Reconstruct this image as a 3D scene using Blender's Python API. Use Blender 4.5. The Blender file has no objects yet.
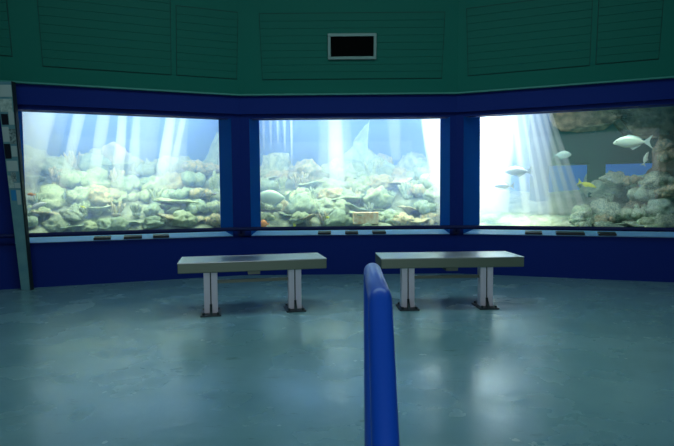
import bpy, bmesh, math, random
from mathutils import Vector, Matrix, noise
random.seed(7)
PI = math.pi
S = bpy.context.scene
COL = S.collection

# ---------------- camera ----------------
F = 520.0
CAM = Vector((0, 0, 1.0))
R = Matrix.Rotation(math.radians(90 - 2.97), 3, 'X') @ Matrix.Rotation(math.radians(-0.5), 3, 'Z')
cd = bpy.data.cameras.new('camera'); cam = bpy.data.objects.new('camera', cd); COL.objects.link(cam)
cd.sensor_fit = 'HORIZONTAL'; cd.sensor_width = 36; cd.lens = F / 674 * 36; cd.clip_end = 60; cd.clip_start = .02
cam.matrix_world = Matrix.Translation(CAM) @ R.to_4x4()
S.camera = cam
# ---------------- world / exposure ----------------
S.view_settings.view_transform = 'Standard'; S.view_settings.look = 'None'
S.view_settings.gamma = 1; S.view_settings.use_curve_mapping = False
S.view_settings.exposure = 0.0
S.cycles.volume_bounces = 3
S.cycles.max_bounces = 8
S.cycles.transparent_max_bounces = 24
w = bpy.data.worlds.new('world'); S.world = w; w.use_nodes = True
w.node_tree.nodes['Background'].inputs[0].default_value = (.25, .5, .7, 1)
w.node_tree.nodes['Background'].inputs[1].default_value = .3

# ---------------- plan of the room: a ring of flat bays ----------------
L = 2.735
C0 = Vector((-1.218, 6.6))
ANG = {-2: 40, -1: 20, 0: 0, 1: -20, 2: -40}
U = {k: Vector((math.cos(math.radians(a)), math.sin(math.radians(a)))) for k, a in ANG.items()}
OR = {0: C0}
OR[1] = C0 + U[0] * L; OR[2] = OR[1] + U[1] * L
OR[-1] = C0 - U[-1] * L; OR[-2] = OR[-1] - U[-2] * L
N = {k: Vector((-u.y, u.x)) for k, u in U.items()}
def W(k, s, off, z):
    p = OR[k] + U[k] * s + N[k] * off
    return Vector((p.x, p.y, z))
def ray(px, py):
    return R @ Vector(((px - 337) / F, (223 - py) / F, -1))
def hit(k, off, px, py):
    d = ray(px, py); o = OR[k] + N[k] * off
    t = (Vector((o.x, o.y)) - CAM.xy).dot(N[k]) / d.xy.dot(N[k])
    p = CAM + d * t
    return (p.xy - OR[k]).dot(U[k]), p.z
def hitp(k, off, px, py):
    s, z = hit(k, off, px, py); return W(k, s, off, z)

def area(name, loc, target, size, power, color, sy=None, spread=None):
    l = bpy.data.lights.new(name, 'AREA'); l.energy = power; l.color = color
    l.shape = 'RECTANGLE'; l.size = size; l.size_y = sy or size
    if spread: l.spread = math.radians(spread)
    o = bpy.data.objects.new(name, l); COL.objects.link(o); o.location = loc
    o.rotation_euler = (Vector(target) - Vector(loc)).to_track_quat('-Z', 'Y').to_euler()
    return o
TANK = [(-1, .45, 1.5, 82), (-1, 2.0, 1.5, 74), (0, .5, 1.4, 46), (0, 2.1, 1.4, 40), (1, .12, .95, 170)]
for n, (k, s, o_, pw) in enumerate(TANK):
    p = W(k, s, o_, 4.6); t = W(k, s, o_ + .05, 0)
    area('tank_fill_light', p, t, 1.3 if k < 1 else .8, pw, (.84, .97, 1.0), 1.6, 38 if k == 1 else None)  # unseen fill lights added above the water to light the tank
for k, s, ln, pw in ((-1, 1.37, 2.2, 56), (0, 1.3, 2.1, 56), (1, .2, .6, 15), (1, 1.95, 1.1, 3.5)):
    area('tank_front_fill', W(k, s, .64, 2.36), W(k, s, 1.9, .6), ln, pw, (.84, 1.0, .92), .25, 110 if k < 1 else 65)  # fill added above the glass, out of view, to brighten the coral fronts
p = W(1, 2.1, 3.9, 4.6); area('tank_fill_light', p, W(1, 2.2, 3.8, 0), 1.0, 100, (.55, .85, 1.0))  # extra fill added to brighten the blue water behind the partition
area('room_fill_light', (.1, 3.5, 3.9), (.1, 3.9, 0), 5.0, 112, (.60, .93, 1.0), 2.0)  # fill light added under the ceiling to brighten the floor
area('rear_fill_light', (0, -3.2, 1.6), (0, 3, .9), 5.0, 72, (.76, .90, 1.0), 2.4)  # fill light added behind the camera to brighten the bench posts

# ---------------- materials ----------------
def mat(name, color, rough=.5, metal=0, spec=.5, bump=None, var=None, coat=0):
    m = bpy.data.materials.new(name); m.use_nodes = True
    nt = m.node_tree; b = nt.nodes['Principled BSDF']
    b.inputs['Base Color'].default_value = (*color, 1); b.inputs['Roughness'].default_value = rough
    b.inputs['Metallic'].default_value = metal; b.inputs['Specular IOR Level'].default_value = spec
    b.inputs['Coat Weight'].default_value = coat
    tc = nt.nodes.new('ShaderNodeTexCoord')
    if var:
        sc, c2, det = var
        n = nt.nodes.new('ShaderNodeTexNoise'); n.inputs['Scale'].default_value = sc; n.inputs['Detail'].default_value = det
        r = nt.nodes.new('ShaderNodeValToRGB'); r.color_ramp.elements[0].position = .35; r.color_ramp.elements[1].position = .65
        r.color_ramp.elements[0].color = (*color, 1); r.color_ramp.elements[1].color = (*c2, 1)
        nt.links.new(tc.outputs['Object'], n.inputs['Vector']); nt.links.new(n.outputs['Fac'], r.inputs['Fac'])
        nt.links.new(r.outputs['Color'], b.inputs['Base Color'])
    if bump:
        sc, st, dist = bump
        n = nt.nodes.new('ShaderNodeTexNoise'); n.inputs['Scale'].default_value = sc; n.inputs['Detail'].default_value = 6
        bp = nt.nodes.new('ShaderNodeBump'); bp.inputs['Strength'].default_value = st; bp.inputs['Distance'].default_value = dist
        nt.links.new(tc.outputs['Object'], n.inputs['Vector']); nt.links.new(n.outputs['Fac'], bp.inputs['Height'])
        nt.links.new(bp.outputs['Normal'], b.inputs['Normal'])
    return m
M = {}
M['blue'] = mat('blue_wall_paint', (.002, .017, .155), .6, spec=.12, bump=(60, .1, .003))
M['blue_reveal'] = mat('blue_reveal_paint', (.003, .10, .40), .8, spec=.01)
M['sill'] = mat('pale_blue_sill', (.28, .60, .95), .5)
M['rail'] = mat('dark_blue_rail', (.003, .008, .07), .55, spec=.2)
M['green'] = mat('green_wall_paint', (.002, .135, .095), .6, spec=.2, bump=(40, .1, .003))
M['green2'] = mat('green_board', (.002, .125, .088), .6, spec=.2, bump=(50, .15, .003))
M['groovek'] = mat('vent_black', (.004, .005, .005), .9, spec=.02)
M['groove'] = mat('panel_groove', (.001, .05, .04), .8)
M['lip'] = mat('green_lip', (.01, .20, .16), .5)
M['handrail'] = mat('glossy_blue_enamel', (.006, .09, .62), .42, spec=.5, coat=.15)
M['steel'] = mat('brushed_steel', (.50, .52, .50), .32, 1.0, bump=(200, .1, .001))
M['seatside'] = mat('grey_green_edge', (.13, .16, .115), .4, .3)
M['post'] = mat('pale_post', (.92, .86, .93), .45, 0)
M['dark'] = mat('dark_metal', (.02, .035, .04), .45, .4)
M['black'] = mat('black_plaque', (.012, .015, .02), .35)
M['white'] = mat('paper_white', (.42, .52, .48), .6)
M['ventframe'] = mat('vent_frame_metal', (.16, .27, .24), .4, .2)
M['coralA'] = mat('pale_cream_coral', (.46, .54, .40), .85, spec=.1, var=(9, (.18, .27, .22), 5), bump=(30, .7, .02))
M['coralB'] = mat('olive_coral', (.26, .36, .24), .85, spec=.1, var=(7, (.42, .50, .36), 5), bump=(24, .7, .02))
M['coralC'] = mat('grey_green_coral', (.20, .30, .24), .85, spec=.1, var=(8, (.34, .44, .34), 5), bump=(26, .7, .02))
M['coralD'] = mat('sandy_coral', (.50, .43, .28), .85, spec=.1, var=(6, (.22, .28, .22), 5), bump=(26, .7, .02))
M['rock'] = mat('reef_rock', (.08, .12, .09), .9, spec=.1, var=(4, (.28, .34, .28), 6), bump=(12, .8, .04))
M['brownrock'] = mat('brown_rock', (.20, .17, .12), .9, spec=.1, var=(5, (.42, .36, .27), 6), bump=(14, .9, .04))
M['darkrock'] = mat('dark_brown_rock', (.09, .065, .035), .9, spec=.1, var=(7, (.34, .27, .16), 6), bump=(14, .9, .04))
M['tealwall'] = mat('dark_teal_wall', (.0005, .022, .02), .8, spec=.05, var=(3, (.001, .035, .03), 4))
M['backblue'] = mat('deep_blue_wall', (.006, .05, .45), .8, spec=.1)
M['sand'] = mat('tank_sand', (.45, .48, .38), .9, spec=.1)
M['ceil'] = mat('ceiling_paint', (.05, .16, .15), .8)
M['fish'] = mat('silver_green_fish', (.50, .68, .55), .35, .15, var=(5, (.66, .80, .66), 2))
M['fishwhite'] = mat('white_fish', (.92, .95, .95), .4)
M['fishyel'] = mat('yellow_fish', (.75, .80, .10), .4)
M['fishor'] = mat('orange_fish', (.90, .35, .12), .4)
M['finm'] = mat('fish_fin', (.38, .56, .52), .4)
M['orange'] = mat('orange_block', (.80, .50, .26), .7, var=(14, (.95, .85, .62), 3))

# floor
m = bpy.data.materials.new('painted_concrete_floor'); m.use_nodes = True; nt = m.node_tree; b = nt.nodes['Principled BSDF']
def nd(t): return nt.nodes.new('ShaderNode' + t)
tc = nd('TexCoord')
n1 = nd('TexNoise'); n1.inputs['Scale'].default_value = .9; n1.inputs['Detail'].default_value = 8; n1.inputs['Roughness'].default_value = .62
r1 = nd('ValToRGB'); r1.color_ramp.elements[0].position = .35; r1.color_ramp.elements[1].position = .68
r1.color_ramp.elements[0].color = (.14, .27, .295, 1); r1.color_ramp.elements[1].color = (.21, .36, .38, 1)
mp = nd('Mapping'); mp.inputs['Scale'].default_value = (1.1, 3.0, 1)
n2 = nd('TexNoise'); n2.inputs['Scale'].default_value = 3.2; n2.inputs['Detail'].default_value = 10; n2.inputs['Roughness'].default_value = .7
r2 = nd('ValToRGB'); r2.color_ramp.elements[0].position = .60; r2.color_ramp.elements[1].position = .70
r2.color_ramp.elements[0].color = (1, 1, 1, 1); r2.color_ramp.elements[1].color = (.35, .4, .4, 1)
mx = nd('MixRGB'); mx.blend_type = 'MULTIPLY'; mx.inputs[0].default_value = .75
n3 = nd('TexNoise'); n3.inputs['Scale'].default_value = 2.2; n3.inputs['Detail'].default_value = 6
mr = nd('MapRange'); mr.inputs[1].default_value = .3; mr.inputs[2].default_value = .7; mr.inputs[3].default_value = .16; mr.inputs[4].default_value = .34
bp = nd('Bump'); bp.inputs['Strength'].default_value = .25; bp.inputs['Distance'].default_value = .01
n4 = nd('TexNoise'); n4.inputs['Scale'].default_value = 7; n4.inputs['Detail'].default_value = 8
lk = nt.links.new
lk(tc.outputs['Object'], n1.inputs['Vector']); lk(n1.outputs['Fac'], r1.inputs['Fac'])
lk(tc.outputs['Object'], mp.inputs['Vector']); lk(mp.outputs['Vector'], n2.inputs['Vector']); lk(n2.outputs['Fac'], r2.inputs['Fac'])
lk(r1.outputs['Color'], mx.inputs[1]); lk(r2.outputs['Color'], mx.inputs[2]); lk(mx.outputs['Color'], b.inputs['Base Color'])
lk(tc.outputs['Object'], n3.inputs['Vector']); lk(n3.outputs['Fac'], mr.inputs[0]); lk(mr.outputs[0], b.inputs['Roughness'])
lk(tc.outputs['Object'], n4.inputs['Vector']); lk(n4.outputs['Fac'], bp.inputs['Height']); lk(bp.outputs['Normal'], b.inputs['Normal'])
b.inputs['Specular IOR Level'].default_value = .9
M['floor'] = m

# glass
m = bpy.data.materials.new('tank_glass'); m.use_nodes = True; nt = m.node_tree; nt.nodes.clear()
o_ = nd('OutputMaterial'); mi = nd('MixShader'); t_ = nd('BsdfTransparent'); t_.inputs[0].default_value = (.95, .99, .98, 1)
g_ = nd('BsdfGlossy'); g_.inputs['Roughness'].default_value = .03; fr = nd('Fresnel'); fr.inputs[0].default_value = 1.3
nt.links.new(fr.outputs[0], mi.inputs[0]); nt.links.new(t_.outputs[0], mi.inputs[1]); nt.links.new(g_.outputs[0], mi.inputs[2]); nt.links.new(mi.outputs[0], o_.inputs[0])
M['glass'] = m
def volmat(name, col, dens, absorb=None):
    m = bpy.data.materials.new(name); m.use_nodes = True; nt = m.node_tree; nt.nodes.clear()
    o_ = nt.nodes.new('ShaderNodeOutputMaterial'); v = nt.nodes.new('ShaderNodeVolumeScatter')
    v.inputs['Color'].default_value = (*col, 1); v.inputs['Density'].default_value = dens; v.inputs['Anisotropy'].default_value = 0
    nt.links.new(v.outputs[0], o_.inputs['Volume'])
    return m
M['water'] = volmat('hazy_water', (.32, .50, 1.0), .36)
M['clear'] = volmat('dimmed_teal_water', (.25, .85, .80), .085)  # scatter thinned to put the right side's dimness into the water
M['deep'] = volmat('deep_blue_water', (.05, .20, 1.0), .6)
M['shaft1'] = volmat('light_shaft_haze', (1, 1, 1), 1.1)  # dense white scatter standing in for light shafts
M['shaft2'] = volmat('faint_shaft_haze', (.95, 1, 1), .5)  # thinner scatter for the fainter light shafts
M['shaft3'] = volmat('bright_shaft_haze', (1, 1, 1), 1.5)  # densest scatter for the brightest light shafts

# ---------------- helpers ----------------
def link(name, bm, m, parent=None, smooth=False, bevel=0):
    bmesh.ops.recalc_face_normals(bm, faces=bm.faces)
    me = bpy.data.meshes.new(name); bm.to_mesh(me); bm.free()
    if smooth:
        for p in me.polygons: p.use_smooth = True
    me.materials.append(M[m] if isinstance(m, str) else m)
    o = bpy.data.objects.new(name, me); COL.objects.link(o)
    if parent: o.parent = parent
    if bevel:
        bv = o.modifiers.new('bevel', 'BEVEL'); bv.width = bevel; bv.segments = 2; bv.limit_method = 'ANGLE'
    return o
def st(o):
    o['kind'] = 'structure'; return o
def tag(o, label, cat, group=None, kind=None):
    o['label'] = label; o['category'] = cat
    if group: o['group'] = group
    if kind: o['kind'] = kind
    return o
def empty(name, loc, rz=0):
    o = bpy.data.objects.new(name, None); COL.objects.link(o); o.location = loc; o.rotation_euler = (0, 0, rz); o.empty_display_size = .1
    return o
def box(bm, x0, x1, y0, y1, z0, z1):
    v = [bm.verts.new(p) for p in ((x0, y0, z0), (x1, y0, z0), (x1, y1, z0), (x0, y1, z0), (x0, y0, z1), (x1, y0, z1), (x1, y1, z1), (x0, y1, z1))]
    for f in ((0, 3, 2, 1), (4, 5, 6, 7), (0, 1, 5, 4), (1, 2, 6, 5), (2, 3, 7, 6), (3, 0, 4, 7)): bm.faces.new([v[i] for i in f])
def hexa(bm, b4, t4):
    v = [bm.verts.new(p) for p in list(b4) + list(t4)]
    for f in ((0, 3, 2, 1), (4, 5, 6, 7), (0, 1, 5, 4), (1, 2, 6, 5), (2, 3, 7, 6), (3, 0, 4, 7)): bm.faces.new([v[i] for i in f])
def wbox(bm, k, s0, s1, o0, o1, z0, z1):
    hexa(bm, [W(k, s0, o0, z0), W(k, s1, o0, z0), W(k, s1, o1, z0), W(k, s0, o1, z0)],
         [W(k, s0, o0, z1), W(k, s1, o0, z1), W(k, s1, o1, z1), W(k, s0, o1, z1)])
def tube(bm, pts, rad, n=16, cap=True):
    pts = [Vector(p) for p in pts]; rads = rad if isinstance(rad, (list, tuple)) else [rad] * len(pts)
    rings = []; ref = None
    for i, p in enumerate(pts):
        d = (pts[min(i + 1, len(pts) - 1)] - pts[max(i - 1, 0)]).normalized()
        if ref is None: ref = d.orthogonal().normalized()
        ref = (ref - d * ref.dot(d)).normalized(); b2 = d.cross(ref)
        rings.append([bm.verts.new(p + (ref * math.cos(a) + b2 * math.sin(a)) * rads[i]) for a in [2 * PI * j / n for j in range(n)]])
    for a, b in zip(rings, rings[1:]):
        for j in range(n): bm.faces.new((a[j], a[(j + 1) % n], b[(j + 1) % n], b[j]))
    if cap: bm.faces.new(rings[0][::-1]); bm.faces.new(rings[-1])
def arcpts(p0, p1, p2, r, n=8):
    """round the corner p1 between p0 and p2"""
    p0, p1, p2 = Vector(p0), Vector(p1), Vector(p2)
    a = (p0 - p1).normalized(); b = (p2 - p1).normalized()
    s, e = p1 + a * r, p1 + b * r
    return [(s * (1 - t) + p1 * t) * (1 - t) + (p1 * (1 - t) + e * t) * t for t in [i / n for i in range(n + 1)]]

# ---------------- structure ----------------
Z_SILL, Z_GB, Z_GT, Z_HEAD, Z_BEAM = .508, .575, 2.03, 1.985, 2.25
GO = .5      # glass set back behind the wall face
op = {-1: (hit(-1, 0, 12, 170)[0], hit(-1, 0, 232, 170)[0]), 0: (hit(0, 0, 250, 170)[0], hit(0, 0, 450, 170)[0]), 1: (hit(1, 0, 463.5, 170)[0], L - .13)}
gl = {-1: (hit(-1, GO, 22, 110)[0], hit(-1, GO, 219.5, 170)[0]), 0: (hit(0, GO, 260, 170)[0], hit(0, GO, 440, 170)[0]), 1: (hit(1, GO, 480, 170)[0], L - .16)}
print('openings', op, gl)
# floor
bm = bmesh.new()
pl = [W(-2, 0, .3, 0), W(-2, L, .3, 0), W(-1, L, .3, 0), W(0, L, .3, 0), W(1, L, .3, 0), W(2, L, .3, 0)]
pl = [Vector((6.6, 1.2, 0)), Vector((-6.6, 1.2, 0))] + pl
top = [bm.verts.new(p) for p in pl]; bot = [bm.verts.new(p - Vector((0, 0, .2))) for p in pl]
bm.faces.new(top); bm.faces.new(bot[::-1])
for i in range(len(top)): bm.faces.new((top[i], bot[i], bot[(i + 1) % len(top)], top[(i + 1) % len(top)]))
st(link('floor', bm, 'floor'))
bm = bmesh.new()
box(bm, -6.6, 6.6, .9, 1.2, -.8, -.2); box(bm, -6.6, 6.6, .6, .9, -.8, -.4); box(bm, -6.6, 6.6, -3.5, .6, -.8, -.6)
st(link('floor_lower_steps', bm, 'floor'))
bm = bmesh.new(); box(bm, -7, 7, -3.7, -3.5, -.8, 4.2); st(link('wall_back', bm, 'blue'))
bm = bmesh.new(); box(bm, -7, -6.6, -3.5, 4.2, -.8, 4.2); st(link('wall_left_side', bm, 'blue'))
bm = bmesh.new(); box(bm, 6.6, 7, -3.5, 4.2, -.8, 4.2); st(link('wall_right_side', bm, 'blue'))
bm = bmesh.new(); box(bm, -7, 7, -3.7, 7.2, 3.95, 4.1); st(link('ceiling', bm, 'ceil'))

for nm, sg in (('wall_return_left', -1), ('wall_return_right', 1)):
    bm = bmesh.new(); cx_ = 6.25 * sg + (.15 if sg > 0 else -.02); box(bm, cx_ - .42, cx_ + .35, 3.93 - (.1 if sg > 0 else 0), 4.1, 0, 3.97); st(link(nm, bm, 'blue'))
print('ends', W(-2, 0, 0, 0), W(2, L, 0, 0))
side = {-2: 'far_left', -1: 'left', 0: 'middle', 1: 'right', 2: 'far_right'}
for k in (-2, -1, 0, 1, 2):
    bm = bmesh.new()
    if k in op:
        wbox(bm, k, 0, L, 0, .16, 0, Z_SILL - .006)
        wbox(bm, k, -.02, op[k][0], 0, .16, Z_SILL - .02, Z_BEAM)
        wbox(bm, k, op[k][1], L + .02, 0, .16, Z_SILL - .02, Z_BEAM)
        wbox(bm, k, op[k][0], op[k][1], 0.001, .16, Z_HEAD, Z_BEAM)
    else:
        wbox(bm, k, 0, L, 0, .16, 0, Z_BEAM)
    st(link('wall_' + side[k], bm, 'blue'))
    # projecting head beam
    bm = bmesh.new()
    a, b_, c = .05, 0, 0
    t = math.tan(math.radians(10)) * .05
    hexa(bm, [W(k, t, -.05, 2.03), W(k, L - t, -.05, 2.03), W(k, L, .02, 2.03), W(k, 0, .02, 2.03)],
         [W(k, t, -.05, Z_BEAM), W(k, L - t, -.05, Z_BEAM), W(k, L, .02, Z_BEAM), W(k, 0, .02, Z_BEAM)])
    st(link('trim_%d' % (k + 3), bm, 'blue'))
    # green lip
    bm = bmesh.new()
    t = math.tan(math.radians(10)) * .1
    hexa(bm, [W(k, t, -.1, Z_BEAM), W(k, L - t, -.1, Z_BEAM), W(k, L, .1, Z_BEAM), W(k, 0, .1, Z_BEAM)],
         [W(k, t, -.1, Z_BEAM + .02), W(k, L - t, -.1, Z_BEAM + .02), W(k, L, .1, Z_BEAM + .02), W(k, 0, .1, Z_BEAM + .02)])
    st(link('trim_%d' % (k + 8), bm, 'lip'))
# leaning green wall
LEAN = math.tan(math.radians(15)); G0, G1 = Z_BEAM + .02, 3.97
def goff(z): return -.09 - (z - G0) * LEAN
def GW(k, s, z, d=0):  # point on the leaning face, d out into the room
    return W(k, s, goff(z) - d, z)
t10 = math.tan(math.radians(10))
for k in (-2, -1, 0, 1, 2):
    bm = bmesh.new()
    a0, a1 = t10 * -goff(G0), t10 * -goff(G1)
    hexa(bm, [GW(k, a0, G0), GW(k, L - a0, G0), W(k, L, .3, G0), W(k, 0, .3, G0)],
         [GW(k, a1, G1), GW(k, L - a1, G1), W(k, L, .3, G1), W(k, 0, .3, G1)])
    st(link('wall_upper_' + side[k], bm, 'green'))
def hitg(k, px, py):
    d = ray(px, py); a, b, c = GW(k, 0, G0), GW(k, L, G0), GW(k, 0, G1)
    n = (b - a).cross(c - a); t = (a - CAM).dot(n) / d.dot(n); p = CAM + d * t
    return (p.xy - OR[k]).dot(U[k]), p.z

# boarded panels on the green wall: a frame groove and horizontal boards
def board_panel(k, x0, x1, y0, y1, label, n=9):
    """corners are photo pixels on the leaning wall"""
    sa, zt = hitg(k, x0[0], y0[0]); sb, zt2 = hitg(k, x1[0], y0[1]); sc, zb2 = hitg(k, x1[1], y1[1]); sd, zb = hitg(k, x0[1], y1[0])
    zt = (zt + zt2) / 2; zb = (zb + zb2) / 2; sa = (sa + sd) / 2; sb = (sb + sc) / 2
    root = empty('boarded_panel', GW(k, (sa + sb) / 2, zb, 0)); inv = root.matrix_world.copy(); inv.translation = root.location; inv.invert()
    bm = bmesh.new()
    hexa(bm, [inv @ GW(k, sa, zb, .003), inv @ GW(k, sb, zb, .003), inv @ GW(k, sb, zb, -.01), inv @ GW(k, sa, zb, -.01)],
         [inv @ GW(k, sa, zt, .003), inv @ GW(k, sb, zt, .003), inv @ GW(k, sb, zt, -.01), inv @ GW(k, sa, zt, -.01)])
    link('backing', bm, 'groove', root)
    h = (zt - zb - .016) / n; bm = bmesh.new(); g = .008
    for i in range(n):
        z0 = zb + .008 + i * h; z1 = z0 + h - .002; s0, s1 = sa + g, sb - g
        hexa(bm, [inv @ GW(k, s0, z0, .014), inv @ GW(k, s1, z0, .014), inv @ GW(k, s1, z0, .003), inv @ GW(k, s0, z0, .003)],
             [inv @ GW(k, s0, z1, .011), inv @ GW(k, s1, z1, .011), inv @ GW(k, s1, z1, .003), inv @ GW(k, s0, z1, .003)])
    link('boards', bm, 'green2', root)
    return tag(root, label, 'panel', None)
board_panel(-1, (39, 39), (171, 171), (-22, -4), (67, 75), 'wide green boarded panel above the left window, on its far left side', 10)
board_panel(-1, (178, 174), (240, 235), (6, 12), (75, 80), 'narrow green boarded panel above the left window, beside the room corner', 9)
board_panel(-1, (-32, -30), (14, 4), (-30, -24), (52, 58), 'green boarded panel cut off by the top left corner of the photo', 9)
board_panel(0, (259, 262), (445, 442), (13, 12), (80.5, 78.5), 'green boarded panel holding the vent grille above the middle window', 9)
board_panel(1, (464, 470), (591, 592), (9, -8), (76, 66), 'large green boarded panel above the right window, left of the pair', 9)
board_panel(1, (597, 597), (662, 662), (-8, -18), (66, 58), 'narrower green boarded panel above the right window, right of the pair', 9)

# windows: reveal, sill, pane
for i, k in enumerate((-1, 0, 1)):
    o0, o1 = op[k]; g0, g1 = gl[k]
    root = st(empty('window_%d' % (i + 1), W(k, (o0 + o1) / 2, 0, 0)))
    inv = Matrix.Translation(-Vector(root.location))
    def Q(s, o, z): return inv @ W(k, s, o, z)
    bm = bmesh.new()  # jambs + head, with thickness
    zb = .4
    for (a, b, e) in ((o0, g0, -.08), (o1, g1, .08)):
        hexa(bm, [Q(a, .0, zb), Q(b, GO, zb), Q(b + e, GO, zb), Q(a + e, .0 + .17, zb)] if False else
             [Q(a, .002, zb), Q(b, GO, zb), Q(b + e, GO, zb), Q(a + e, .17, zb)],
             [Q(a, .002, 2.1), Q(b, GO, 2.1), Q(b + e, GO, 2.1), Q(a + e, .17, 2.1)])
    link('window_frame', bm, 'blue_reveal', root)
    bm = bmesh.new()
    hexa(bm, [Q(o0, .002, Z_HEAD), Q(o1, .002, Z_HEAD), Q(g1, GO, Z_GT), Q(g0, GO, Z_GT)],
         [Q(o0, .002, 2.12), Q(o1, .002, 2.12), Q(g1, GO, 2.12), Q(g0, GO, 2.12)])
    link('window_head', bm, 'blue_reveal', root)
    bm = bmesh.new()
    hexa(bm, [Q(o0, .004, .40), Q(o1, .004, .40), Q(g1, GO, .40), Q(g0, GO, .40)],
         [Q(o0, .004, Z_SILL), Q(o1, .004, Z_SILL), Q(g1, GO, Z_GB), Q(g0, GO, Z_GB)])
    link('window_sill', bm, 'sill', root)
    bm = bmesh.new()
    hexa(bm, [Q(g0 - .03, GO + .005, Z_GB - .1), Q(g1 + .03, GO + .005, Z_GB - .1), Q(g1 + .03, GO + .03, Z_GB - .1), Q(g0 - .03, GO + .03, Z_GB - .1)],
         [Q(g0 - .03, GO + .005, 2.12), Q(g1 + .03, GO + .005, 2.12), Q(g1 + .03, GO + .03, 2.12), Q(g0 - .03, GO + .03, 2.12)])
    link('pane', bm, 'glass', root)

# tank shell
TD = 5.6
def ringpts(off): return [W(-2, 0, off, 0), *[((W(k, L, off, 0) + W(k + 1, 0, off, 0)) / 2) for k in (-2, -1, 0, 1)], W(2, L, off, 0)]
def strip(name, o0, o1, z0, z1, m):
    bm = bmesh.new(); a = ringpts(o0); b = ringpts(o1)
    for i in range(5):
        hexa(bm, [a[i] + Vector((0, 0, z0)), a[i + 1] + Vector((0, 0, z0)), b[i + 1] + Vector((0, 0, z0)), b[i] + Vector((0, 0, z0))],
             [a[i] + Vector((0, 0, z1)), a[i + 1] + Vector((0, 0, z1)), b[i + 1] + Vector((0, 0, z1)), b[i] + Vector((0, 0, z1))])
    bmesh.ops.remove_doubles(bm, verts=bm.verts, dist=.0005)
    return st(link(name, bm, m))
strip('wall_tank_back', TD, TD + .1, 0, 5.0, 'backblue')
strip('floor_tank', GO + .05, TD + .05, .2, .32, 'sand')
strip('ceiling_tank', .3, TD + .1, 5.0, 5.1, 'ceil')
strip('wall_tank_front_lower', GO + .03, GO + .09, .2, .46, 'sand')
strip('wall_tank_front_upper', GO + .03, GO + .09, 2.1, 5.0, 'backblue')
bm = bmesh.new(); wbox(bm, 1, 1.0, L - .1, GO + .15, 3.3, 2.85, 2.95); st(link('tank_shade_slab', bm, 'ceil'))  # unseen slab added to shade the right part of the tank
for nm, k, s in (('wall_tank_left', -2, -.1), ('wall_tank_right', 2, L)):
    bm = bmesh.new(); wbox(bm, k, s, s + .1, .45, TD + .1, 0, 5.0); st(link(nm, bm, 'backblue'))
bm = bmesh.new()
SEAM = hit(1, GO, 553, 170)[0]
def cut(off, right):   # part of the ring left or right of the dimmed water in the last bays
    p = ringpts(off); q = W(1, SEAM + (.004 if right else 0), off, 0)
    return [q] + p[4:] if right else p[:4] + [q]
for mi_, (a, b) in enumerate(((cut(GO + .06, 0), cut(GO + 3.2, 0)), (ringpts(GO + 3.21), ringpts(TD - .01)), (cut(GO + .06, 1), cut(GO + 3.2, 1)))):
    rb = [bm.verts.new(p + Vector((0, 0, .33))) for p in a + b[::-1]]; rt = [bm.verts.new(p + Vector((0, 0, 2.75))) for p in a + b[::-1]]
    fs = []
    for i in range(len(a) - 1):   # tidy quads top and bottom
        j = len(rb) - 1 - i
        fs += [bm.faces.new((rb[i], rb[i + 1], rb[j - 1], rb[j])), bm.faces.new((rt[i], rt[i + 1], rt[j - 1], rt[j]))]
    for i in range(len(rb)): j = (i + 1) % len(rb); fs.append(bm.faces.new((rb[i], rb[j], rt[j], rt[i])))
    for f in fs: f.material_index = mi_
ow = link('tank_water', bm, 'water'); ow.data.materials.append(M['deep']); ow.data.materials.append(M['clear'])
tag(ow, 'hazy blue water filling the aquarium tank behind the windows', 'water', kind='stuff')

# ---------------- reef ----------------
def fb(p, o=4):
    return noise.fractal(Vector(p), .6, 2.0, o)
def mound(k, s, off):
    x = off - GO
    p = OR[k] + U[k] * s + N[k] * off
    if k == 1: h = .40 + .30 * max(0, x - .3)
    else: h = .42 + .50 * max(0, x - .15)
    h = min(h, {-1: 1.42, 0: 1.27}.get(k, 1.0))
    if x > 3.2: h -= (x - 3.2) * .9
    h += .16 * noise.noise(Vector((p.x * 1.1, p.y * 1.1, 3)))
    return max(.3, h)
bm = bmesh.new(); NS, NO = 20, 34
rows = []
for ki, k in enumerate((-2, -1, 0, 1, 2)):
    for i in range(NS if k < 2 else NS + 1):
        s = i / NS * L
        col = []
        for j in range(NO):
            off = GO + .1 + j / (NO - 1) * 4.2
            # blend the normals so the ring stays continuous
            fr_ = s / L; p = W(k, s, 0, 0)
            ang = math.radians(ANG[k] + (10 - 20 * fr_))
            nn = Vector((-math.sin(ang), math.cos(ang), 0))
            q = p + nn * off
            z = mound(k, s, off) + .05 * fb((q.x * 4, q.y * 4, 0))
            col.append(bm.verts.new((q.x, q.y, z)))
        rows.append(col)
for a, b in zip(rows, rows[1:]):
    for j in range(NO - 1): bm.faces.new((a[j], a[j + 1], b[j + 1], b[j]))
st(link('floor_reef_slope', bm, 'rock', smooth=True))

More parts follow.
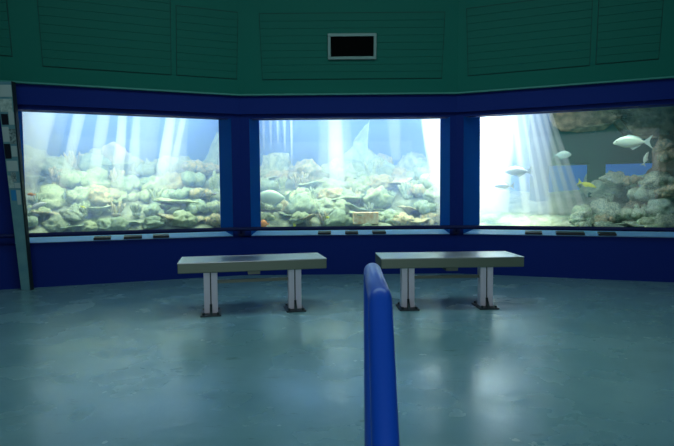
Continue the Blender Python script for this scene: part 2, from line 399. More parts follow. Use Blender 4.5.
def lump(seed, sx=1, sy=1, sz=.8, amp=.35, fr=1.6, det=3, sub=4):
    bm = bmesh.new(); bmesh.ops.create_icosphere(bm, subdivisions=sub, radius=1)
    for v in bm.verts:
        p = v.co.copy(); q = p * fr + Vector((seed * 7.3, seed * 3.1, seed))
        d = 1 + amp * fb(q, det) + amp * .45 * abs(fb(q * 2.7, 2)) + .05 * fb(q * 8, 2)
        v.co = Vector((p.x * sx * d, p.y * sy * d, p.z * sz * d))
        if v.co.z < -.35: v.co.z = -.35 + (v.co.z + .35) * .3
    return bm
def cluster(seed, n=9):
    rnd = random.Random(seed); bm = bmesh.new()
    for i in range(n):
        a = rnd.random() * 2 * PI; r = rnd.random() ** .5 * .7; rr = rnd.uniform(.25, .5)
        t = bmesh.ops.create_icosphere(bm, subdivisions=3, radius=rr)
        for v in t['verts']:
            q = v.co * 4 + Vector((i, seed, 0)); v.co *= 1 + .18 * fb(q, 3)
            v.co += Vector((math.cos(a) * r, math.sin(a) * r, .15 + (1 - r) * .45 * rnd.uniform(.6, 1.2)))
    return bm
def table(seed):
    rnd = random.Random(seed); bm = bmesh.new(); n = 40
    def ring(rad, z, wob): return [bm.verts.new((math.cos(a) * rad * (1 + wob * noise.noise(Vector((math.cos(a) * 2, math.sin(a) * 2, seed)))), math.sin(a) * rad * (1 + wob * noise.noise(Vector((math.cos(a) * 2, math.sin(a) * 2, seed)))), z + .1 * wob * math.sin(3 * a + seed))) for a in [2 * PI * i / n for i in range(n)]]
    prof = [(.22, -.5, .1), (.2, -.1, .2), (.45, .18, .4), (.98, .34, .6), (1.02, .40, .6), (.8, .46, .5), (.4, .42, .4), (.08, .40, .1)]
    rs = [ring(*p) for p in prof]
    for a, b in zip(rs, rs[1:]):
        for j in range(n): bm.faces.new((a[j], a[(j + 1) % n], b[(j + 1) % n], b[j]))
    bm.faces.new(rs[0][::-1]); bm.faces.new(rs[-1])
    return bm
def branch(seed, n=16):
    rnd = random.Random(seed); bm = bmesh.new()
    t = bmesh.ops.create_icosphere(bm, subdivisions=2, radius=.35)
    for v in t['verts']: v.co.z = v.co.z * .6
    for i in range(n):
        a = rnd.random() * 2 * PI; tl = rnd.uniform(.1, .9); h = rnd.uniform(.6, 1.0)
        d = Vector((math.cos(a) * tl, math.sin(a) * tl, 1)).normalized()
        p0 = Vector((math.cos(a) * .15, math.sin(a) * .15, 0)); p1 = p0 + d * h * .5 + Vector((rnd.uniform(-.06, .06), rnd.uniform(-.06, .06), 0)); p2 = p1 + d * h * .5 + Vector((0, 0, .08))
        tube(bm, [p0, (p0 + p1) / 2, p1, (p1 + p2) / 2, p2], [.11, .10, .09, .08, .04], 8)
        if rnd.random() < .7:
            q = p1 + Vector((rnd.uniform(-.3, .3), rnd.uniform(-.3, .3), .3)); tube(bm, [p1, (p1 + q) / 2, q], [.08, .07, .03], 8)
    return bm
protos = {'coral_boulder': [], 'coral_cluster': [], 'table_coral': [], 'branching_coral': []}
for i in range(5): protos['coral_boulder'].append(lump(i + 1, 1, 1, .8, .4, 1.5))
for i in range(4): protos['coral_cluster'].append(cluster(i + 10, 10))
for i in range(4): protos['table_coral'].append(table(i + 2))
for i in range(3): protos['branching_coral'].append(branch(i + 5))
def tomesh(bm, name):
    bmesh.ops.recalc_face_normals(bm, faces=bm.faces)
    me = bpy.data.meshes.new(name); bm.to_mesh(me); bm.free()
    for p in me.polygons: p.use_smooth = True
    return me
MESH = {}
for kind, bl in protos.items():
    MESH[kind] = []
    for bmx in bl:
        base = tomesh(bmx, kind)
        for mm in ('coralA', 'coralB', 'coralC', 'coralD'):
            me = base.copy(); me.materials.append(M[mm]); MESH[kind].append(me)
desc = {'coral_boulder': ('rounded coral boulder', 'rounded corals'), 'coral_cluster': ('knobbly coral', 'knobbly coral clusters'),
        'table_coral': ('flat table coral', 'table corals'), 'branching_coral': ('branching coral', 'branching corals')}
wname = {-1: 'left window', 0: 'middle window', 1: 'right window'}
rname = {0: 'low near the glass', 1: 'halfway up the reef', 2: 'on top of the reef'}
CORALS = []
rnd = random.Random(21)
def put(kind, k, s, off, z, size, row, label=None, flat=1.0, grp=None):
    mi_ = rnd.randrange(len(MESH[kind]))
    o = bpy.data.objects.new(kind, MESH[kind][mi_]); COL.objects.link(o)
    o.location = W(k, s, off, z); o.rotation_euler = (rnd.uniform(-.25, .25), rnd.uniform(-.25, .25), rnd.uniform(0, 2 * PI))
    o.scale = (size * rnd.uniform(.85, 1.25), size, size * rnd.uniform(.8, 1.1) * flat)
    dz, gr = desc[kind]
    sl_, sr_ = hit(k, off, [22, 260, 480][k + 1], 170)[0], hit(k, off, [219, 440, 690][k + 1], 170)[0]
    third = ('left', 'middle', 'right')[max(0, min(2, int((s - sl_) / (sr_ - sl_) * 3)))]
    cname = ('cream', 'olive', 'grey green', 'sandy')[mi_ % 4]
    tag(o, '%s %s %s, %s third, %s' % (cname, dz, rname[row], third, wname[k]), 'coral', '%s %s the %s' % (gr, rname[row], wname[k]))
    CORALS.append(o)
    return o
for k in (-1, 0, 1):
    for j, (dx, sz, row, n) in enumerate(((.5, .15, 0, 12), (.8, .17, 0, 12), (1.15, .20, 1, 12), (1.55, .23, 1, 11), (2.05, .27, 2, 10), (2.7, .31, 2, 9))):
        off = GO + dx
        s0, s1 = gl[k][0], gl[k][1]
        # widen with distance as seen from the camera
        mid = (0 if k == 0 else 0); sL = hit(k, off, [22, 260, 480][k + 1], 170)[0]; sR = hit(k, off, [219, 440, 690][k + 1], 170)[0]
        for i in range(n):
            s = sL + (sR - sL) * (i + .5 + rnd.uniform(-.4, .4)) / n
            kind = rnd.choices(['coral_boulder', 'coral_cluster', 'table_coral', 'branching_coral'], [5, 4, 2.2, 1.5])[0]
            if k == 1 and i < n * (.42 if j < 3 else .55): continue
            z = mound(k, s, off) + sz * .15
            put(kind, k, s, off + rnd.uniform(-.12, .12), z, sz * rnd.uniform(.8, 1.2), row)

by = {}
for o in CORALS: by.setdefault(o['label'], []).append(o)
ORD = {2: ['left one of two', 'right one of two'], 3: ['left one of three', 'middle one of three', 'right one of three'], 4: ['leftmost of four', 'second from left of four', 'third from left of four', 'rightmost of four']}
for lb, os_ in by.items():
    if len(os_) in ORD:
        os_.sort(key=lambda o: o.location.x / o.location.y)
        for o, w_ in zip(os_, ORD[len(os_)]):
            l2 = '%s: %s' % (w_, lb)
            if len(l2.split()) > 16: l2 = l2.replace(' one of ', ' of ')
            if len(l2.split()) > 16: l2 = l2.replace(' the reef', '').replace(' the glass', ' glass').replace('rounded coral', 'coral')
            o['label'] = l2

# ---- particular rocks seen through the windows ----
def rock_outline(name, k, off, pts, depth, m, seed, label, bulge=.25):
    """a solid rock whose silhouette passes through the photo pixels pts at distance off; rounded front and back"""
    sz = [hit(k, off, *p) for p in pts]
    cs = sum(a for a, b in sz) / len(sz); cz = sum(b for a, b in sz) / len(sz)
    # densify
    dense = []
    for i in range(len(sz)):
        a, b = sz[i], sz[(i + 1) % len(sz)]
        for t in range(4): dense.append((a[0] + (b[0] - a[0]) * t / 4, a[1] + (b[1] - a[1]) * t / 4))
    base = W(k, cs, off, cz); bm = bmesh.new(); rings = []
    nr = 9
    for r in range(nr):
        t = -1 + 2 * r / (nr - 1); sc = max(.06, (1 - abs(t) ** 2.2)) ** .6
        ring = []
        for s, z in dense:
            p = W(k, cs + (s - cs) * sc, off + t * depth, cz + (z - cz) * (sc if z > cz else 1))
            d = .08 * fb((p * 5) + Vector((seed, 0, 0))) + .03 * fb(p * 13, 2)
            dirv = (p - W(k, cs, off, cz)).normalized()
            ring.append(bm.verts.new(p + dirv * d - base))
        rings.append(ring)
    n = len(dense)
    for a, b in zip(rings, rings[1:]):
        for j in range(n): bm.faces.new((a[j], a[(j + 1) % n], b[(j + 1) % n], b[j]))
    for rg in (rings[0], rings[-1]):
        c = bm.verts.new(sum((v.co for v in rg), Vector()) / n)
        for j in range(n): bm.faces.new((rg[j], rg[(j + 1) % n], c))
    o = link(name, bm, m, smooth=True); o.location = base
    return tag(o, label, 'rock')
rock_outline('rock_spire', 0, GO + 2.2, [(318, 215), (322, 185), (332, 168), (342, 158), (352, 146), (360, 134), (369, 122), (368, 136), (365, 147), (374, 153), (386, 163), (402, 169), (412, 180), (412, 215)], .35, 'coralC', 3,
             'pale rock rising to a curved fin-like point behind the middle window')
rock_outline('rock_mound', 0, GO + 2.4, [(256, 215), (258, 172), (264, 156), (276, 151), (288, 154), (292, 168), (296, 190), (300, 215)], .4, 'coralA', 9,
             'tall rounded rock mound at the left edge of the middle window')
rock_outline('rock_mound', 0, GO + 2.5, [(388, 215), (394, 170), (404, 156), (416, 153), (428, 158), (438, 170), (446, 215)], .4, 'coralA', 15,
             'flat topped rock mound near the right edge of the middle window')
rock_outline('rock_slope', -1, GO + 2.6, [(196, 215), (198, 178), (205, 158), (214, 140), (224, 124), (236, 120), (236, 215)], .4, 'coralC', 19,
             'pale rock climbing steeply at the right edge of the left window')
rock_outline('rock_mound', -1, GO + 2.5, [(12, 210), (14, 152), (24, 146), (40, 150), (50, 158), (62, 166), (70, 210)], .45, 'coralC', 24,
             'smooth pale rock mound at the left edge of the left window')
rock_outline('rock_mound', -1, GO + 2.7, [(92, 215), (94, 160), (104, 148), (112, 143), (122, 150), (134, 154), (142, 170), (146, 215)], .4, 'coralD', 28,
             'sandy brown rock mound in the middle of the left window')
# right window: dark partition with two openings onto blue water
k = 1; OFF = GO + 2.0
bm = bmesh.new()
def pbox(x0, x1, y0, y1, o0=OFF, o1=OFF + .28):
    s0, z1 = hit(k, o0, x0, y0); s1, z0 = hit(k, o0, x1, y1); s1b = hit(k, o0, x1, y0)[0]
    wbox(bm, k, s0, s1b, o0, o1, z0, z1)
pbox(530, 700, 96, 161)
pbox(589, 606, 158, 245)
pbox(530, 700, 216, 250)
pbox(530, 549, 158, 245)
tag(link('tank_partition', bm, 'tealwall', bevel=.02), 'dark teal wall with square openings standing inside the tank behind the right window', 'partition')
rock_outline('rock_overhang', 1, GO + 1.7, [(548, 96), (700, 84), (700, 134), (668, 130), (654, 119), (632, 117), (610, 115), (592, 118), (576, 126), (562, 131), (552, 120)], .28, 'darkrock', 40,
             'rough brown rock ledge hanging along the top of the right window')
rock_outline('rock_wall', 1, GO + 1.75, [(640, 240), (644, 200), (650, 172), (652, 150), (662, 132), (700, 120), (700, 240)], .22, 'brownrock', 44,
             'grey brown rock wall at the right edge of the right window')
def rb(px, py, off, size, kind, mi_, label, flat=1.0, k=1):
    s, z = hit(k, off, px, py)
    o = bpy.data.objects.new(kind, MESH[kind][mi_]); COL.objects.link(o); o.location = W(k, s, off, z)
    o.rotation_euler = (.1, 0, mi_ * 1.3); o.scale = (size * 1.1, size, size * flat)
    tag(o, label, 'coral'); return o
rb(616, 180, GO + 1.6, .17, 'coral_boulder', 0, 'round cream coral boulder beside the dark post in the right window', .8)
rb(632, 184, GO + 1.5, .14, 'coral_cluster', 3, 'small sandy coral cluster right of the round cream coral in the right window')
rb(657, 184, GO + 1.3, .20, 'coral_boulder', 8, 'large pale coral boulder under the big silver fish', .95)
rb(668, 192, GO + 1.2, .17, 'coral_boulder', 3, 'sandy coral boulder at the right edge of the right window')
rb(640, 200, GO + 1.3, .20, 'coral_cluster', 6, 'grey knobbly coral below the large pale boulder in the right window')
rb(662, 212, GO + 1.0, .19, 'coral_boulder', 10, 'dark grey coral boulder low at the right edge of the right window')
rb(632, 218, GO + 1.0, .17, 'coral_cluster', 9, 'olive coral cluster near the sill right of the dark post')
rb(648, 226, GO + .7, .13, 'coral_boulder', 13, 'small coral lump just above the rail in the right window')
rb(670, 160, GO + 1.3, .16, 'coral_cluster', 3, 'sandy coral cluster high on the rock wall at the right edge')
rb(666, 148, GO + 1.4, .12, 'coral_boulder', 7, 'small sandy coral behind the tail of the big silver fish')
rb(178, 205, GO + .9, .26, 'table_coral', 1, 'wide pale plate of coral low in the left window, right of its middle', .7, -1)
rb(345, 205, GO + 1.1, .3, 'table_coral', 4, 'arched pale coral plate above the orange block', 1.0, 0)
rb(301, 206, GO + .8, .2, 'coral_boulder', 5, 'round greenish coral ball in the middle window near its big fish', .8, 0)

# ---- light shafts in the water, imitated by columns of dense scattering volume ----
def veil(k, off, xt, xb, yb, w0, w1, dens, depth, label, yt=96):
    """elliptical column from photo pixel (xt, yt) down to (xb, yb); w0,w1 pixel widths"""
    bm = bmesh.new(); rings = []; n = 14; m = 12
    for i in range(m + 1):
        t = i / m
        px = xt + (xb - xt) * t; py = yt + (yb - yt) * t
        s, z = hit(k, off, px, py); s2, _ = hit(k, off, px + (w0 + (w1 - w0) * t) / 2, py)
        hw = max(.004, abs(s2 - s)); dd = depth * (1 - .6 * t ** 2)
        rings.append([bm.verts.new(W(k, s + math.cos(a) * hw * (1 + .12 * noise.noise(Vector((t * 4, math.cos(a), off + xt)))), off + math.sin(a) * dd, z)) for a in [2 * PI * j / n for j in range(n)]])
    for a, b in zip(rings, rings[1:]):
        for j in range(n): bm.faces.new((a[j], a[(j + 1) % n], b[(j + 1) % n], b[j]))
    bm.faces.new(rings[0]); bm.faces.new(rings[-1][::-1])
    o = link('light_shaft', bm, dens); return tag(o, label, 'light shaft', kind='stuff')
veil(-1, GO + .9, 34, 24, 200, 54, 20, 'shaft1', .35, 'broad white veil of light at the top left of the left window')
veil(-1, GO + 1.2, 84, 62, 190, 12, 9, 'shaft1', .35, 'narrow slanting veil of light left of the middle of the left window')
veil(-1, GO + 1.3, 107, 92, 190, 14, 12, 'shaft1', .3, 'slanting veil of light above the sandy mound in the left window')
veil(-1, GO + 1.1, 124, 116, 200, 8, 14, 'shaft1', .3, 'thin veil of light right of the sandy mound in the left window')
veil(-1, GO + 1.0, 138, 130, 225, 6, 18, 'shaft2', .3, 'faint wide veil of light in the middle of the left window')
veil(-1, GO + 1.2, 174, 158, 205, 9, 16, 'shaft3', .3, 'brightest veil of light in the left window, right of its middle')
veil(-1, GO + 1.3, 188, 168, 190, 6, 8, 'shaft3', .25, 'thin bright streak of light beside the brightest veil of the left window')
veil(-1, GO + 1.5, 62, 44, 165, 22, 26, 'shaft2', .35, 'faint broad veil of light in the upper left of the left window')
veil(-1, GO + 1.6, 150, 140, 175, 26, 30, 'shaft2', .35, 'faint broad veil of light left of the brightest veil of the left window')
veil(-1, GO + 1.4, 180, 166, 215, 22, 34, 'shaft2', .35, 'soft wide glow of light around the brightest veil of the left window')
veil(0, GO + 1.3, 333, 338, 215, 30, 44, 'shaft2', .35, 'soft wide glow of light around the pointed rock')
veil(0, GO + 1.2, 334, 338, 205, 13, 18, 'shaft1', .4, 'bright vertical veil of light in front of the pointed rock')
veil(0, GO + 1.2, 392, 396, 160, 16, 10, 'shaft2', .3, 'faint vertical veil of light right of the pointed rock')
veil(0, GO + .7, 438, 448, 240, 44, 12, 'shaft3', .5, 'wide white veil of light down the right edge of the middle window')
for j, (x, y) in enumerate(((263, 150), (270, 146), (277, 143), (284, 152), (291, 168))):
    veil(0, GO + .6, x, x + 1, y, 2.6, 1.2, 'shaft3', .15, 'thin bright streak of light at the top left of the middle window')['group'] = 'streaks of light in the middle window'
veil(1, GO + 1.25, 478, 480, 262, 74, 62, 'shaft1', .65, 'dense white veil of light filling the left edge of the right window')
veil(1, GO + 1.3, 522, 566, 250, 42, 78, 'shaft2', .4, 'wide slanting veil of light in the left half of the right window')
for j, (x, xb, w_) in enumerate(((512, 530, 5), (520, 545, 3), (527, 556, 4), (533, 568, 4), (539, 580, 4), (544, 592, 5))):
    veil(1, GO + 1.0 + .05 * j, x, xb, 238, w_, w_ * 1.6, 'shaft3', .15, 'thin slanting streak of light in the right window')['group'] = 'slanting streaks of light in the right window'

# ---- fish ----
def fish(k, off, px, py, length_px, face, m, label, tall=.36, tilt=0, yaw=0, fins=True):
    """face -1 looks left, +1 looks right"""
    s, z = hit(k, off, px, py); sa = hit(k, off, px + length_px / 2, py)[0]
    Ln = abs(sa - s) * 2
    root = empty('fish', W(k, s, off, z))
    ang = math.radians(ANG[k]) + (PI if face < 0 else 0) + yaw
    root.rotation_euler = (0, tilt, ang)
    bm = bmesh.new(); rings = []; n = 16
    prof = [(.50, .02, 0), (.47, .22, .0), (.40, .48, .02), (.28, .80, .03), (.12, 1, .03), (-.05, .95, .02), (-.2, .72, .01), (-.32, .42, 0), (-.40, .2, 0), (-.44, .14, 0)]
    for x, h, zc in prof:
        rings.append([bm.verts.new((x * Ln, math.sin(a) * h * tall * Ln * .2, (math.cos(a) * h * tall * .5 + zc) * Ln)) for a in [2 * PI * j / n for j in range(n)]])
    for a, b in zip(rings, rings[1:]):
        for j in range(n): bm.faces.new((a[j], a[(j + 1) % n], b[(j + 1) % n], b[j]))
    bm.faces.new(rings[0]); bm.faces.new(rings[-1][::-1])
    link('body', bm, m, root, smooth=True)
    def fin(name, pts, t=.012):
        bm = bmesh.new(); q = Ln * t
        a = [bm.verts.new((x * Ln, -q / 2, z_ * Ln)) for x, z_ in pts]; b = [bm.verts.new((x * Ln, q / 2, z_ * Ln)) for x, z_ in pts]
        bm.faces.new(a); bm.faces.new(b[::-1])
        for j in range(len(pts)): bm.faces.new((a[j], b[j], b[(j + 1) % len(pts)], a[(j + 1) % len(pts)]))
        link(name, bm, 'finm' if m == 'fish' else m, root)
    fin('tail_fin', [(-.41, .05), (-.52, .12), (-.66, .24), (-.58, .08), (-.56, 0), (-.58, -.08), (-.66, -.24), (-.52, -.12), (-.41, -.05)])
    if fins:
        t2 = tall * .5
        fin('dorsal_fin', [(.15, t2 + .0), (.05, t2 + .07), (-.15, t2 * .8 + .06), (-.33, t2 * .45 + .03), (-.33, t2 * .25), (-.1, t2 * .6), (.1, t2 * .8)])
        fin('belly_fin', [(.02, -t2 * .8), (-.08, -t2 - .06), (-.3, -t2 * .4 - .04), (-.33, -t2 * .2), (-.1, -t2 * .5)])
        bm = bmesh.new()
        for sy in (-1, 1):
            bmesh.ops.create_icosphere(bm, subdivisions=2, radius=Ln * .018, matrix=Matrix.Translation((.40 * Ln, sy * tall * .085 * Ln, .05 * Ln)))
        link('eye', bm, 'black', root, smooth=True)
    return tag(root, label, 'fish')
fish(1, GO + .55, 630, 142.5, 35, -1, 'fish', 'large silver green fish swimming left in front of the dark teal wall', .38)
fish(1, GO + .62, 646, 158, 15, 1, 'fish', 'slim blue green fish diving steeply below the tail of the large silver fish', .26, tilt=-1.25)
fish(1, GO + .9, 563, 155, 17, 1, 'fish', 'green fish at the edge of the white veil, left of the large silver fish', .48)
fish(1, GO + .7, 588, 185, 18, 1, 'fishyel', 'slim yellow fish angled downwards in front of the dark post', .22, tilt=.35)
fish(1, GO + .32, 517, 171.5, 25, -1, 'fishwhite', 'bright white fish inside the white veil of the right window', .40)
fish(1, GO + .3, 503, 186, 18, -1, 'fishwhite', 'second white fish, below and left of the bright white fish', .32)
fish(0, GO + .4, 272, 198, 30, -1, 'fish', 'big pale green fish at the left edge of the middle window', .50)
fish(0, GO + .35, 331, 219, 13, -1, 'fishyel', 'small slim yellow fish left of the orange block', .2, tilt=-.35)
fish(0, GO + .35, 295, 224, 8, 1, 'fishyel', 'tiny yellow fish pointing upwards near the bottom of the middle window', .3, tilt=-1.1)
fish(0, GO + .3, 264, 224, 9, -1, 'fishor', 'orange fish in the bottom left corner of the middle window', .9)
fish(-1, GO + .25, 31, 194.5, 8, -1, 'fishor', 'small orange fish at the left edge of the left window', .4)
fish(-1, GO + .3, 38, 206, 19, 1, 'fishwhite', 'pale fish swimming low at the left edge of the left window', .28, tilt=-.35)
fish(-1, GO + .4, 83, 207, 6, 1, 'fishyel', 'tiny pale yellow fish low in the left window', .3, tilt=.4)
# orange block
s0, z0 = hit(0, GO + .3, 353, 224); s1, z1 = hit(0, GO + .3, 378, 212)
bm = bmesh.new(); box(bm, -(s1 - s0) / 2, (s1 - s0) / 2, -.06, .06, 0, z1 - z0)
o = link('stone_block', bm, 'orange', bevel=.01); o.location = W(0, (s0 + s1) / 2, GO + .3, z0); o.rotation_euler = (0, 0, .06)
tag(o, 'orange and cream square block standing inside the tank near the middle window glass', 'block')
bm = bmesh.new()
sb_, _ = hit(0, GO + .3, 365, 224); 
t = lump(88, 1, 1, .8, .3, 1.5); 
o = link('coral_boulder', t, 'coralC', smooth=True); o.location = W(0, sb_, GO + .34, z0 - .08); o.scale = (.2, .14, .12)
tag(o, 'low grey green coral lump supporting the orange block', 'coral'); bm.free()

# ---------------- lean rail along the windows ----------------
ZR = .598; ro = -.09
corner = []
for k in (-2, -1, 0, 1, 2):
    s0 = 0 if k > -2 else .5
    corner.append(W(k, 0, 0, 0) if k > -2 else W(k, .5, ro, ZR))
pts = [W(-2, .8, ro, ZR)]
for k in (-1, 0, 1, 2):
    d = (N[k - 1] + N[k]); d = d / d.length / math.cos(math.radians(10)) * ro
    pts.append(Vector((OR[k].x + d.x, OR[k].y + d.y, ZR)))
pts.append(W(2, L - .8, ro, ZR))
root = empty('lean_rail', (0, 6.5, 0)); inv = Vector((0, 6.5, 0))
bm = bmesh.new(); tube(bm, [p - inv for p in pts], .025, 12)
link('bar', bm, 'rail', root, smooth=True)
for k in (-1, 0, 1, 2):
    p = pts[k + 2] - inv; d = (N[k - 1] + N[k]).normalized()
    bm = bmesh.new(); q = p + Vector((d.x, d.y, 0)) * .10
    tube(bm, [p - Vector((0, 0, .01)), p * .5 + q * .5 - Vector((0, 0, .05)), q - Vector((0, 0, .05))], .016, 10)
    tube(bm, [q - Vector((d.x, d.y, 0)) * .02 - Vector((0, 0, .05)), q - Vector((0, 0, .05)) + Vector((d.x, d.y, 0)) * .02], .05, 14)
    link('bracket', bm, 'rail', root)
tag(root, 'dark blue lean rail running along the wall below all the windows', 'rail')

# ---------------- plaques on the sills ----------------
PL = [(-1, 102.5, 236.2, 17, 'left of the three black plaques on the left window sill'), (-1, 133, 235.6, 18, 'middle one of the three black plaques on the left window sill'), (-1, 161, 234.9, 16, 'right of the three black plaques on the left window sill'),
      (0, 324.5, 232.4, 13, 'left of the three small black plaques on the middle window sill'), (0, 351.5, 232, 13, 'middle one of the three small black plaques on the middle window sill'), (0, 379, 231.8, 13.5, 'right of the three small black plaques on the middle window sill'),
      (1, 533.5, 231.3, 17, 'short black plaque on the right window sill, first from the left'), (1, 570, 232, 29, 'longest black plaque, in the middle of the right window sill'), (1, 607, 232.8, 18, 'short black plaque on the right window sill, right of the longest one')]
sl = math.atan2(Z_GB - Z_SILL, GO + .02)
for k, px, py, wd, lb in PL:
    off = .06
    # find the sill point under this pixel
    for it in range(12):
        s, z = hit(k, off, px, py); zt = Z_SILL + (off + .02) / (GO + .02) * (Z_GB - Z_SILL) + .012
        off += (zt - z) * -3.0 * -.35 if False else 0
        break
    off = .07; s = hit(k, off, px, py)[0]; hw = abs(hit(k, off, px + wd / 2, py)[0] - s)
    zt = Z_SILL + (off + .02) / (GO + .02) * (Z_GB - Z_SILL)
    root = empty('information_plaque', W(k, s, off, zt)); root.rotation_euler = (sl, 0, math.radians(ANG[k]))
    bm = bmesh.new(); box(bm, -hw, hw, -.06, .07, .001, .024); link('plate', bm, 'black', root, bevel=.004)
    bm = bmesh.new(); box(bm, -hw * .9, hw * .9, -.045, .055, .0242, .0262); link('face', bm, 'dark', root)
    tag(root, lb, 'plaque')

# ---------------- vent grille ----------------
sv0, zv0 = hitg(0, 328, 60); sv1, zv1 = hitg(0, 376.5, 33.5)
base = GW(0, (sv0 + sv1) / 2, zv0, .016); root = empty('vent_grille', base); root.rotation_euler = (math.radians(15), 0, 0)
hw = (sv1 - sv0) / 2; hh = (zv1 - zv0) / math.cos(math.radians(15)); fr_ = .035
bm = bmesh.new()
for x0, x1, z0, z1 in ((-hw, hw, 0, fr_), (-hw, hw, hh - fr_, hh), (-hw, -hw + fr_, fr_, hh - fr_), (hw - fr_, hw, fr_, hh - fr_)):
    box(bm, x0, x1, -.03, .005, z0, z1)
link('frame', bm, 'ventframe', root, bevel=.004)
bm = bmesh.new(); box(bm, -hw + .02, hw - .02, -.003, .004, .02, hh - .02); link('backing', bm, 'groovek', root)
bm = bmesh.new(); n = 26
for i in range(n):
    x = -hw + fr_ + (2 * hw - 2 * fr_) * (i + .5) / n; box(bm, x - .003, x + .003, -.022, -.003, fr_, hh - fr_)
link('grille_bars', bm, 'groovek', root)
tag(root, 'rectangular black vent grille in a grey frame above the middle window', 'vent')

# ---------------- poster board at the left edge ----------------
pb = hitp(-1, -.14, 25.5, 291); pb.z = 0
root = empty('poster_board', pb)
yy = pb.y
def onp(px, py):
    d = ray(px, py); t = (yy - CAM.y) / d.y; return CAM + d * t
c = [onp(21, 290.5), onp(30.5, 290.5), onp(18.5, 84), onp(3, 84)]
c[0].z = 0; c[1].z = 0
lean = -.12
def bp_(u, v, d=0):  # u 0..1 across, v 0..1 up
    a = c[0].lerp(c[1], u); b = c[3].lerp(c[2], u); p = a.lerp(b, v); p.y += lean * v - d
    return p - pb
bm = bmesh.new(); hexa(bm, [bp_(0, 0), bp_(1, 0), bp_(1, 0, -.04), bp_(0, 0, -.04)], [bp_(0, 1), bp_(1, 1), bp_(1, 1, -.04), bp_(0, 1, -.04)])
M['board'] = mat('teal_grey_board', (.10, .26, .30), .5, var=(6, (.16, .34, .34), 3))
link('board', bm, 'board', root, bevel=.004)
rr = random.Random(4)
sheets = [(.05, .95, .93, .985, 'white'), (.1, .9, .86, .92, 'board2'), (.1, .55, .80, .85, 'black'), (.6, .95, .80, .86, 'white'), (.05, .5, .72, .79, 'white'), (.5, .95, .71, .78, 'board3'),
          (.05, .5, .64, .71, 'black'), (.55, .95, .65, .70, 'white'), (.1, .9, .58, .63, 'white'), (.3, .7, .53, .575, 'board3'), (.05, .45, .50, .56, 'board2'), (.5, .95, .50, .525, 'white'), (.15, .55, .44, .49, 'bluep'), (.6, .9, .42, .49, 'white')]
M['board2'] = mat('pale_green_paper', (.30, .42, .36), .6, var=(30, (.5, .62, .55), 2))
M['board3'] = mat('printed_photo_paper', (.06, .12, .12), .5, var=(40, (.35, .45, .42), 2))
M['bluep'] = mat('blue_paper', (.03, .25, .5), .5)
for u0, u1, v0, v1, mm in sheets:
    bm = bmesh.new(); hexa(bm, [bp_(u0, v0, .003), bp_(u1, v0, .003), bp_(u1, v0, -.002), bp_(u0, v0, -.002)], [bp_(u0, v1, .003), bp_(u1, v1, .003), bp_(u1, v1, -.002), bp_(u0, v1, -.002)])
    link('paper', bm, mm, root)
bm = bmesh.new(); hexa(bm, [bp_(1, 0, .006), bp_(1.12, 0, .006), bp_(1.12, 0, -.045), bp_(1, 0, -.045)], [bp_(1, 1, .006), bp_(1.08, 1, .006), bp_(1.08, 1, -.045), bp_(1, 1, -.045)])
link('edge_strip', bm, 'dark', root)
tag(root, 'narrow upright board covered with small papers left of the left window', 'board')

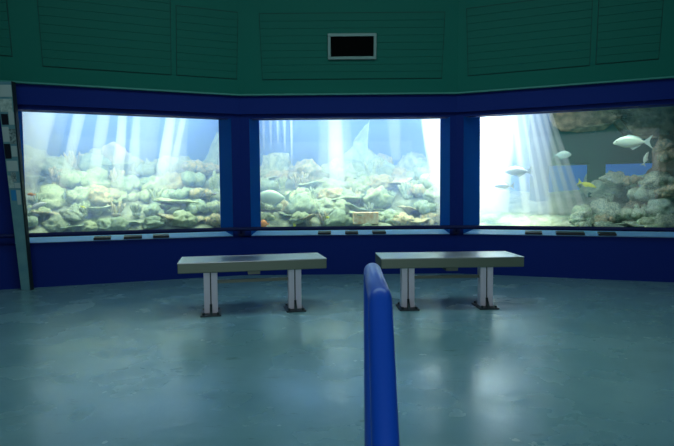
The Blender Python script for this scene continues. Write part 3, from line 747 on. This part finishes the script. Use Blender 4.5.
# ---------------- benches ----------------
def bench(cx, cy, rz, length, label, legx, depth=.46):
    root = empty('bench', (cx, cy, 0), rz); H = .47; T = .085
    bm = bmesh.new(); box(bm, -length / 2, length / 2, -depth / 2, depth / 2, H - T, H - .004); link('seat', bm, 'seatside', root, bevel=.006)
    bm = bmesh.new(); e = .035
    for i in range(5):
        y0 = -depth / 2 + e + i * (depth - 2 * e) / 5; box(bm, -length / 2 + e, length / 2 - e, y0 + .002, y0 + (depth - 2 * e) / 5 - .002, H - .006, H)
    link('top_slats', bm, 'steel', root)
    bm = bmesh.new()
    for x0, x1, y0, y1 in ((-length / 2, length / 2, -depth / 2, -depth / 2 + e), (-length / 2, length / 2, depth / 2 - e, depth / 2), (-length / 2, -length / 2 + e, -depth / 2 + e, depth / 2 - e), (length / 2 - e, length / 2, -depth / 2 + e, depth / 2 - e)):
        box(bm, x0, x1, y0, y1, H - .005, H + .002)
    link('top_rim', bm, 'steel', root)
    for x in legx:
        bm = bmesh.new()
        for sx in (-1, 1): box(bm, x + sx * .031 - .026, x + sx * .031 + .026, -.045, .045, .012, H - T)
        lg = link('leg', bm, 'post', root, bevel=.004)
        bm = bmesh.new(); box(bm, x - .012, x + .012, -.038, .03, .012, H - T); link('web', bm, 'dark', lg)
        bm = bmesh.new(); box(bm, x - .085, x + .085, -.13, .13, 0, .012)
        for sx in (-1, 1):
            for sy in (-1, 1):
                bmesh.ops.create_cone(bm, cap_ends=True, segments=6, radius1=.011, radius2=.011, depth=.02, matrix=Matrix.Translation((x + sx * .06, sy * .105, .02)))
        hexa(bm, [(x - .01, -.11, .012), (x + .01, -.11, .012), (x + .01, -.045, .012), (x - .01, -.045, .012)], [(x - .01, -.055, .07), (x + .01, -.055, .07), (x + .01, -.045, .09), (x - .01, -.045, .09)])
        link('base_plate', bm, 'dark', lg)
    bm = bmesh.new(); box(bm, legx[0] + .05, legx[1] - .05, -.015, .015, .262, .288); link('stretcher', bm, 'seatside', root)
    bm = bmesh.new(); box(bm, -.05, .05, -.2, .2, H - T - .03, H - T); link('support_bracket', bm, 'seatside', root)
    return tag(root, label, 'bench')
bench(-.735, 4.50, math.atan2(.25, 1.18), 1.22, 'metal topped bench left of the blue handrail, below the gap between left and middle windows', (-.36, .36))
bench(.97, 4.60, math.radians(2.0), 1.22, 'metal topped bench right of the blue handrail, its end hidden behind it', (-.35, .35))

# ---------------- handrail ----------------
root = empty('handrail', (.09, 1.4, 0)); o = Vector((.09, 1.4, 0)); r = .0235
A = Vector((.094, 1.40, .80)); B = Vector((.082, 1.0, .80)); Cc = Vector((.066, .54, .22)); D = Vector((.066, .54, -.388)); E = Vector((.094, 1.40, 0.012))
bm = bmesh.new()
path = [E] + arcpts(E, A, B, .04, 8) + arcpts(A, B, Cc, .008, 3) + arcpts(B, Cc, D, .08, 8) + [D]
tube(bm, [p - o for p in path], r, 24)
link('tube', bm, 'handrail', root, smooth=True)
for p in (E, D):
    bm = bmesh.new(); tube(bm, [p - o - Vector((0, 0, .012)), p - o + Vector((0, 0, .002))], .06, 24); link('floor_flange', bm, 'handrail', root)
tag(root, 'glossy blue tubular handrail in the centre foreground, sloping down towards the viewer', 'handrail')
